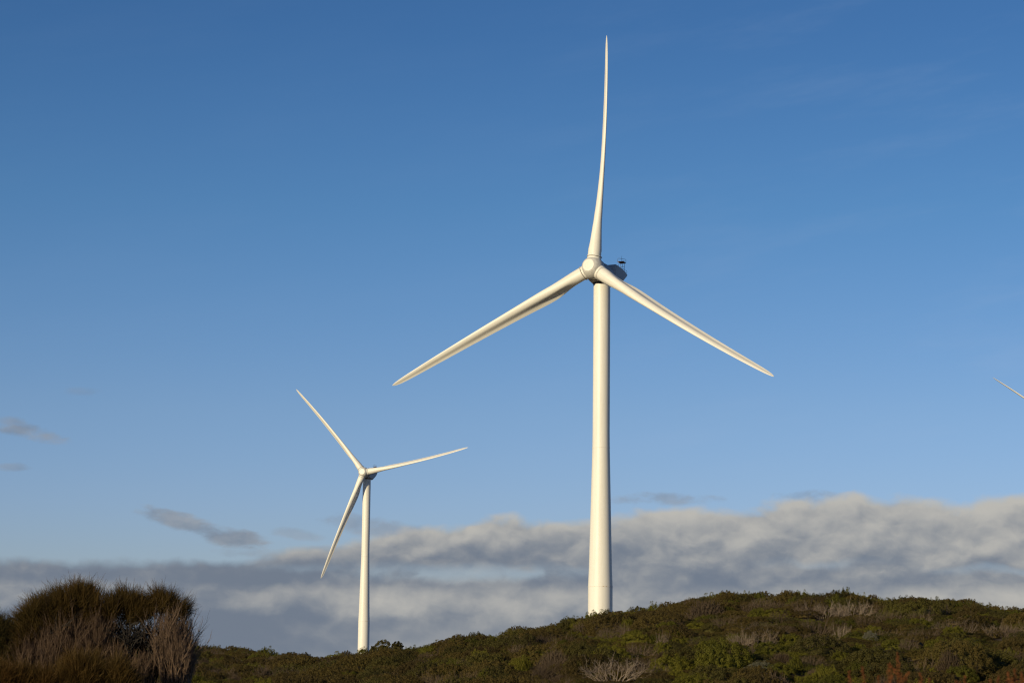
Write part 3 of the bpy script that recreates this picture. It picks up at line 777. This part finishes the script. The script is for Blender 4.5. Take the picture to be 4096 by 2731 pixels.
for px, py, w, h, lab in [(2177, 2690, 130, 1.2, 'dome of fine dry brown twigs at the lower middle'), (3126, 2622, 105, 1.1, 'grey dome of fine twigs right of centre low on the dune'), (1180, 2590, 50, .8, 'small twiggy dome on the left ridge'), (2620, 2450, 70, .8, 'brown twiggy dome on the skyline right of the large turbine')]:
    shrub('twig%d' % (w//5 % 2), px, py, w, lab, 'bush', TG2, h=h)
for i, (px, py, w, h, lab) in enumerate([(2345, 2475, 42, 1.5, 'dark brown dome shrub against the left foot of the large turbine'), (2398, 2463, 26, 1.7, 'small dark shrub in front of the white foot of the large turbine'),
        (2424, 2452, 34, 1.7, 'round dark shrub right of centre at the large turbine foot'), (2450, 2452, 36, 1.5, 'dark shrub against the right edge of the large turbine foot'), (1440, 2614, 60, 1.1, 'brown dome shrub in front of the small turbine foot'),
        (1290, 2617, 80, 1, 'brown dome on the ridge left of the small turbine')]):
    shrub('%s%d' % ('brown', i % 4), px, py, w, lab, 'shrub', 'brown dome shrubs by the turbine feet', h=h, lift=.62)

# wind-bent little trees beside the small turbine
def bent_tree(px, py, w, hgt, seed, label, lean=.2):
    p = hit(px, py, .3); d = (p-EYE).length; W_ = w/FPX*d; H = hgt/FPX*d
    t = empty('windswept_tree', p); tag(t, label, 'tree', 'windswept trees on the ridge')
    r = np.random.default_rng(seed); T = Tubes(4); tips = []
    for i in range(4):
        a = (i+.5)/4*2-1
        grow(T, [a*W_*.18, 0, -.1], [a*.5+lean, r.uniform(-.2, .2), 1], H*.55, .035, 2, r, .4, .2, (3, 5), .5, .6, tips)
    v, f = T.data(); ob('trunk', mesh_np('trunk', v, f, DEADB), t)
    v, f = mound((W_*.52, W_*.4, H*.42), 70, 44, .16, (.06, .035), 2.2, seed)
    v = v + np.array([lean*H*.3, 0, H*.58]); ob('crown', mesh_np('crown', v, f, OLIVE), t)
bent_tree(1527, 2598, 62, 92, 1, 'windswept dark crowned tree just right of the small turbine')
bent_tree(1585, 2594, 44, 62, 2, 'second smaller windswept tree right of the small turbine')
bent_tree(1489, 2604, 24, 66, 3, 'thin little tree touching the right side of the small turbine foot')

heath_scrub()

# ------------------------------------------------------------------ foreground: sheoak thicket on the left
def at(px, py, d):
    q = ray(px, py); return EYE + q*(d/math.hypot(q.x, q.y))
def needles(P, D, L, w, r, segs=3, droop=.25, curl=.25):
    n = len(P); Ls = L*r.uniform(.6, 1.25, n)
    side = unit(np.cross(D, r.normal(0, 1, (n, 3))))
    V = []; p = P.copy(); d = unit(D)
    g_ = np.array([0, 0, -1.0]); bend = r.normal(0, curl, (n, 3))
    for s in range(segs+1):
        ww = (w*(1-.75*s/segs))
        V.append(p - side*ww*.5); V.append(p + side*ww*.5)
        d = unit(d + bend/segs + g_*droop/segs); p = p + d*(Ls/segs)[:, None]
    V = np.stack(V, 1)                        # n, 2*(segs+1), 3
    base = (np.arange(n)*2*(segs+1))[:, None]
    q = np.concatenate([base + np.array([[2*s, 2*s+1, 2*s+3, 2*s+2]]) for s in range(segs)], 1).reshape(-1, 4)
    return V.reshape(-1, 3), q
def fg(px, py, d=25.0):
    p = at(px, py, d); return np.array([p.x, p.y, p.z])
def X2(X, Y): return X/2.6133, 2200 + Y/2.6133      # from the enlarged corner
PX = 25.0/FPX                                        # metres per photo pixel at 25 m
def tuft_cloud(lobes, n_per, L, w, seed, up=.9, droop=.15, tuft=90, dens=1.0):
    """lobes: (X, Y, rx, rz, ry, lean) in enlarged-corner units; fans of needles that point up and out"""
    r = np.random.default_rng(seed); VV = []
    for X, Y, rx, rz, ry, lean in lobes:
        c = fg(*X2(X, Y)); R = np.array([rx, ry, rz])/2.6133*PX
        nt = max(8, int(n_per*dens*(rx*rz)/(150*120)))
        d = unit(r.normal(0, 1, (nt, 3))); q = c + d*R*r.uniform(.25, 1.0, (nt, 1))**.5
        dirs = unit(d*np.array([.55, .55, .35]) + np.array([lean, 0, up]))
        P = np.repeat(q, tuft, 0) + r.normal(0, .035, (nt*tuft, 3)); D = np.repeat(dirs, tuft, 0) + r.normal(0, .26, (nt*tuft, 3))
        VV.append(needles(P, unit(D), L, w, r, 3, droop, .35))
    return join(*VV)
def twig_fans(fans, seed, sides=3):
    """fans: (X, Y base, spread, height, count, lean) – brush of upright branching twigs"""
    r = np.random.default_rng(seed); T = Tubes(sides)
    for X, Y, sp, h, n, lean, depth in fans:
        for i in range(int(n*1.7)):
            x = X + r.normal(0, sp*.33); b = fg(*X2(x, Y + r.uniform(-30, 30))); b[1] += r.uniform(-depth, depth)
            H = h/2.6133*PX*r.uniform(.65, 1.05)
            d = np.array([lean + (x-X)/sp*.30 + r.normal(0, .09), r.normal(0, .15), 1.0])
            grow(T, b, d, H*.62, 0.0058*r.uniform(.7, 1.4), 2, r, .20, .34, (4, 7), .30, .55, None, 5)
    return T.data()
def foreground_left():
    # 1. the large sheoak: crown of needle tufts on dark crooked stems
    s = empty('sheoak_shrub', fg(*X2(1000, 1700))); s.location.z = 0.0; tag(s, 'large dark sheoak shrub with tufted needle crown at the lower left', 'shrub')
    def loc(v): return v - np.array(s.location)
    lobes = [(545, 560, 110, 120, 150, -.15), (690, 490, 120, 110, 190, -.1), (830, 445, 110, 100, 190, .0), (990, 470, 80, 100, 180, .05), (640, 660, 140, 90, 160, -.1), (860, 620, 150, 80, 170, 0),
             (1170, 560, 90, 70, 180, 0), (1310, 515, 95, 85, 180, .05), (1450, 550, 90, 75, 180, .08), (1380, 620, 120, 60, 150, .05), (1540, 585, 60, 60, 150, 0),
             (1690, 500, 85, 80, 150, .0), (1775, 520, 70, 70, 150, .2), (1870, 575, 62, 55, 150, .35), (480, 620, 75, 90, 120, -.3)]
    lobes = [(a_-10, b_+75, c_*.90, d_*.92, e_, f_) for a_, b_, c_, d_, e_, f_ in lobes]
    v, f = tuft_cloud(lobes, 38, .17, .0052, 3); ob('crown', mesh_np('crown', loc(v), f, NEEDLE), s)
    lobes = [(310, 620, 75, 90, 120, -.15), (250, 700, 90, 90, 120, -.35), (200, 780, 90, 90, 120, -.5), (330, 760, 90, 100, 130, -.2), (180, 900, 80, 90, 120, -.5), (300, 880, 90, 70, 120, -.3), (150, 1010, 70, 70, 110, -.4)]
    lobes = [(a_+45, b_+45, c_*.8, d_*.85, e_, f_) for a_, b_, c_, d_, e_, f_ in lobes]
    v, f = tuft_cloud(lobes, 36, .16, .005, 4, .7); ob('lower_foliage', mesh_np('lower_foliage', loc(v), f, NEEDLED), s)
    # long thin shoots over the top
    r = np.random.default_rng(8); P = []; D = []
    for k in range(95):
        X = r.choice([r.uniform(540, 1100), r.uniform(580, 760), r.uniform(780, 900), r.uniform(990, 1090), r.uniform(1150, 1560)]); Y = np.interp(X, [540, 700, 850, 1040, 1100, 1300, 1560], [460, 400, 370, 400, 480, 460, 470])
        p = fg(*X2(X, Y + r.uniform(0, 50))); p[1] += r.uniform(-.2, .2); P.append(p); D.append([r.normal(.08, .12), r.normal(0, .1), 1])
    v, f = needles(np.array(P), unit(np.array(D)), .19, .0055, r, 5, .0, .8); ob('shoots', mesh_np('shoots', loc(v), f, REED), s)
    T = Tubes(5); r = np.random.default_rng(12)
    for X, lean in ((560, -.25), (700, -.1), (860, 0), (1000, .1), (1250, -.1), (1330, .05), (1430, .15), (1560, -.1), (1590, .2), (1700, .2), (1280, .2), (1500, .0), (1360, -.2), (1390, .2), (1460, .1), (1480, -.2), (1530, .1), (1220, .1)):
        b = fg(*X2(X, 1250)); b[2] = 0.0; b[1] += r.uniform(-.1, .3)
        top = fg(*X2(X, 1000))
        pts = [b, [b[0]+r.normal(0, .03), b[1], top[2]-.5], [top[0]+r.normal(0, .03), b[1], top[2]-.1]]
        T.add(np.array(pts), np.array([.035, .028, .022]))
        for q in range(3): grow(T, pts[-1], [lean+r.normal(0, .3), r.normal(0, .2), 1], .28, .013, 2, r, .5, .15, (3, 5), .5, .75)
    v, f = T.data(); ob('trunk', mesh_np('trunk', loc(v), f, DARKW), s)
    # dark interior mass of fine stems behind the crown
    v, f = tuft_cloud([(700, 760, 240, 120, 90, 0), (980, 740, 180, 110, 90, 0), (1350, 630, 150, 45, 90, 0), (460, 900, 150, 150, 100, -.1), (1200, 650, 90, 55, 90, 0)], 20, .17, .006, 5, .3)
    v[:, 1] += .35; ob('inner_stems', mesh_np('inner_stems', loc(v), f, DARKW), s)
    # 2. grey twiggy bushes in front
    def twbush(name, fans, seed, label, mat=GREYW):
        v, f = twig_fans(fans, seed); e = fg(*X2(fans[0][0], fans[0][1])); e[2] = 0
        # stems down to the ground
        T = Tubes(4); r = np.random.default_rng(seed)
        for X, Y, sp, h, n, lean, dp in fans:
            for k in range(5):
                b = fg(*X2(X + r.normal(0, sp*.25), Y)); T.add([[X*0+e[0]+(b[0]-e[0])*.5, e[1], 0], [b[0], b[1], b[2]*.5], b], [.02, .016, .010])
        v2, f2 = T.data(); v, f = join((v, f), (v2, f2))
        o = ob(name, mesh_np(name, v - e, f, mat)); o.location = e; tag(o, label, 'bush', 'bare grey twig bushes in front of the sheoak'); return o
    twbush('twig_bush', [(1840, 1340, 110, 760, 60, -.04, .25), (1900, 1340, 80, 560, 34, .0, .2), (1740, 1340, 80, 680, 36, -.04, .25), (1830, 1400, 170, 400, 40, -.02, .2), (1970, 1380, 40, 420, 14, .02, .1)], 21, 'tall bare grey twig bush under the right end of the sheoak crown')
    twbush('twig_bush', [(700, 1300, 170, 680, 60, -.02, .2), (600, 1320, 130, 560, 36, -.15, .2), (1080, 1200, 80, 620, 40, .02, .15), (900, 1300, 150, 520, 50, .05, .2)], 22, 'bare brown twig bush in front of the sheoak middle')
    twbush('twig_bush', [(450, 1350, 170, 480, 55, -.25, .2), (300, 1320, 120, 380, 30, -.4, .2), (620, 1400, 160, 380, 46, 0, .2)], 23, 'low spreading twig bush at the left foot of the sheoak')
    twbush('twig_bush', [(1230, 1330, 130, 380, 46, .1, .2), (1080, 1350, 120, 330, 30, 0, .2), (1500, 1400, 160, 330, 50, .1, .25)], 24, 'low tangled twig bush below the gap in the sheoak')
    # 3. small rush-like shrubs
    def rush(name, lobes, seed, label, mat, n=40, L=.2, d=25.0, cat='shrub', grp='needle leaved shrubs around the sheoak'):
        v, f = tuft_cloud(lobes, n, L, .0055, seed, .95, .05); e = fg(*X2(lobes[0][0], lobes[0][1])); e[2] = 0
        v[:, 1] -= 1.0 if mat is not NEEDLED else 0
        r = np.random.default_rng(seed); T = Tubes(4)
        for X, Y, rx, rz, ry, ln in lobes:
            for k in range(6):
                b = fg(*X2(X + r.uniform(-.6, .6)*rx, Y)); b[1] -= 1.0 if mat is not NEEDLED else 0
                T.add([[b[0]*.7+e[0]*.3, b[1], 0], b], [.016, .008])
        o = empty(name, e); tag(o, label, cat, grp)
        ob('foliage', mesh_np('foliage', v-e, f, mat), o); v2, f2 = T.data(); ob('stem', mesh_np('stem', v2-e, f2, DARKW), o)
    rush('needle_shrub', [(-10, 900, 30, 90, 80, .05), (-30, 990, 50, 130, 80, 0), (-80, 900, 50, 120, 80, -.1), (0, 1170, 60, 90, 80, 0)], 31, 'dark needle leaved shrub cut by the left edge', NEEDLED)
    rush('needle_shrub', [(1040, 1290, 140, 110, 90, 0), (930, 1380, 120, 90, 90, -.1), (1150, 1400, 120, 100, 90, .1)], 32, 'olive needle shrub at the lower edge under the sheoak middle', NEEDLE)
    rush('needle_shrub', [(1380, 1340, 90, 80, 80, 0), (1400, 1430, 120, 80, 80, 0)], 33, 'small round olive needle shrub right of the larger one on the lower edge', NEEDLE)
    rush('needle_shrub', [(180, 1400, 150, 80, 80, 0), (420, 1430, 170, 80, 80, 0), (20, 1400, 110, 90, 80, 0), (650, 1440, 160, 80, 80, 0)], 34, 'rusty reedy shrub along the lower left corner', REED)
foreground_left()

# ------------------------------------------------------------------ rust coloured seed stalks, close to the camera at the lower right
def seed_stalk(px, py, d, seed, label):
    r = np.random.default_rng(seed); top = at(px, py, d); b = Vector((top.x + r.normal(0, .03), top.y, 0))
    t = empty('seed_stalk', b); tag(t, label, 'weed', 'rust coloured seed stalks at the lower right')
    H = top.z; T = Tubes(5); dx = top.x - b.x
    pts = [np.array([dx*s**1.5 + .006*math.sin(s*9+seed), .004*math.cos(s*7+seed), H*s]) for s in np.linspace(0, 1, 9)]
    T.add(np.array(pts), np.linspace(.004, .0012, 9))
    P = []; D = []
    br = [(pts, .72)]
    for k in range(r.integers(3, 6)):
        s = r.uniform(.80, .95); p0 = np.array([dx*s**1.5, 0, H*s]); dd = unit(np.array([r.normal(0, .5), r.normal(0, .4), 1.2])); q = [p0, p0+dd*.03, p0+dd*.06+np.array([0, 0, .01])]
        T.add(np.array(q), np.array([.0015, .0012, .001]))
        for j in range(140):
            w = r.uniform(0, 1); P.append(p0 + dd*.065*w + r.normal(0, .0035, 3)); D.append(r.normal(0, 1, 3))
    for j in range(420):
        s = 1 - .14*r.uniform(0, 1)**1.1; P.append(np.array([dx*s**1.5, 0, H*s]) + r.normal(0, 1, 3)*.0042*(.5+.8*math.sin(s*60)**2)); D.append(r.normal(0, 1, 3))
    v, f = leaves(np.array(P), unit(np.array(D)), .0065, .005, .5, r)
    v2, f2 = T.data(); ob('stem', mesh_np('stem', v2, f2, REED), t); ob('seed_head', mesh_np('seed_head', v, f, RUSTSEED), t)
stalks = [(850, 880, 'leftmost single seed stalk of the rust coloured group'), (965, 850, 'thin rust stalk, second from the left'), (1100, 925, 'short rust stalk cut by the lower edge, third from the left'), (1195, 830, 'tall rust stalk with a loose head, fourth from the left'),
          (1265, 735, 'highest rust seed head, standing alone above the others'), (1295, 900, 'bushy rust stalk below the highest seed head'), (1340, 950, 'short bushy stalk just right of the one below the highest head'), (1460, 900, 'rust stalk in the middle of the group, leaning right'), (1540, 955, 'short rust stalk right of the middle one'),
          (1770, 965, 'short rust stalk at the start of the right cluster'), (1845, 930, 'pointed rust stalk in front of the leafy green shrub'), (2060, 960, 'short stalk left of the dense right corner cluster'), (2130, 925, 'rust stalk second in the dense right corner cluster'),
          (2215, 900, 'bushy rust stalk third in the dense right corner cluster'), (2270, 870, 'tallest rust stalk of the dense right corner cluster'), (2330, 895, 'last rust stalk, touching the right edge')]
for i, (X, Y, lab) in enumerate(stalks):
    seed_stalk(3000 + X/2.146, 2250 + (Y+38)/2.146, 8.5 + .9*((i*37) % 10)/10, 200+i, lab)
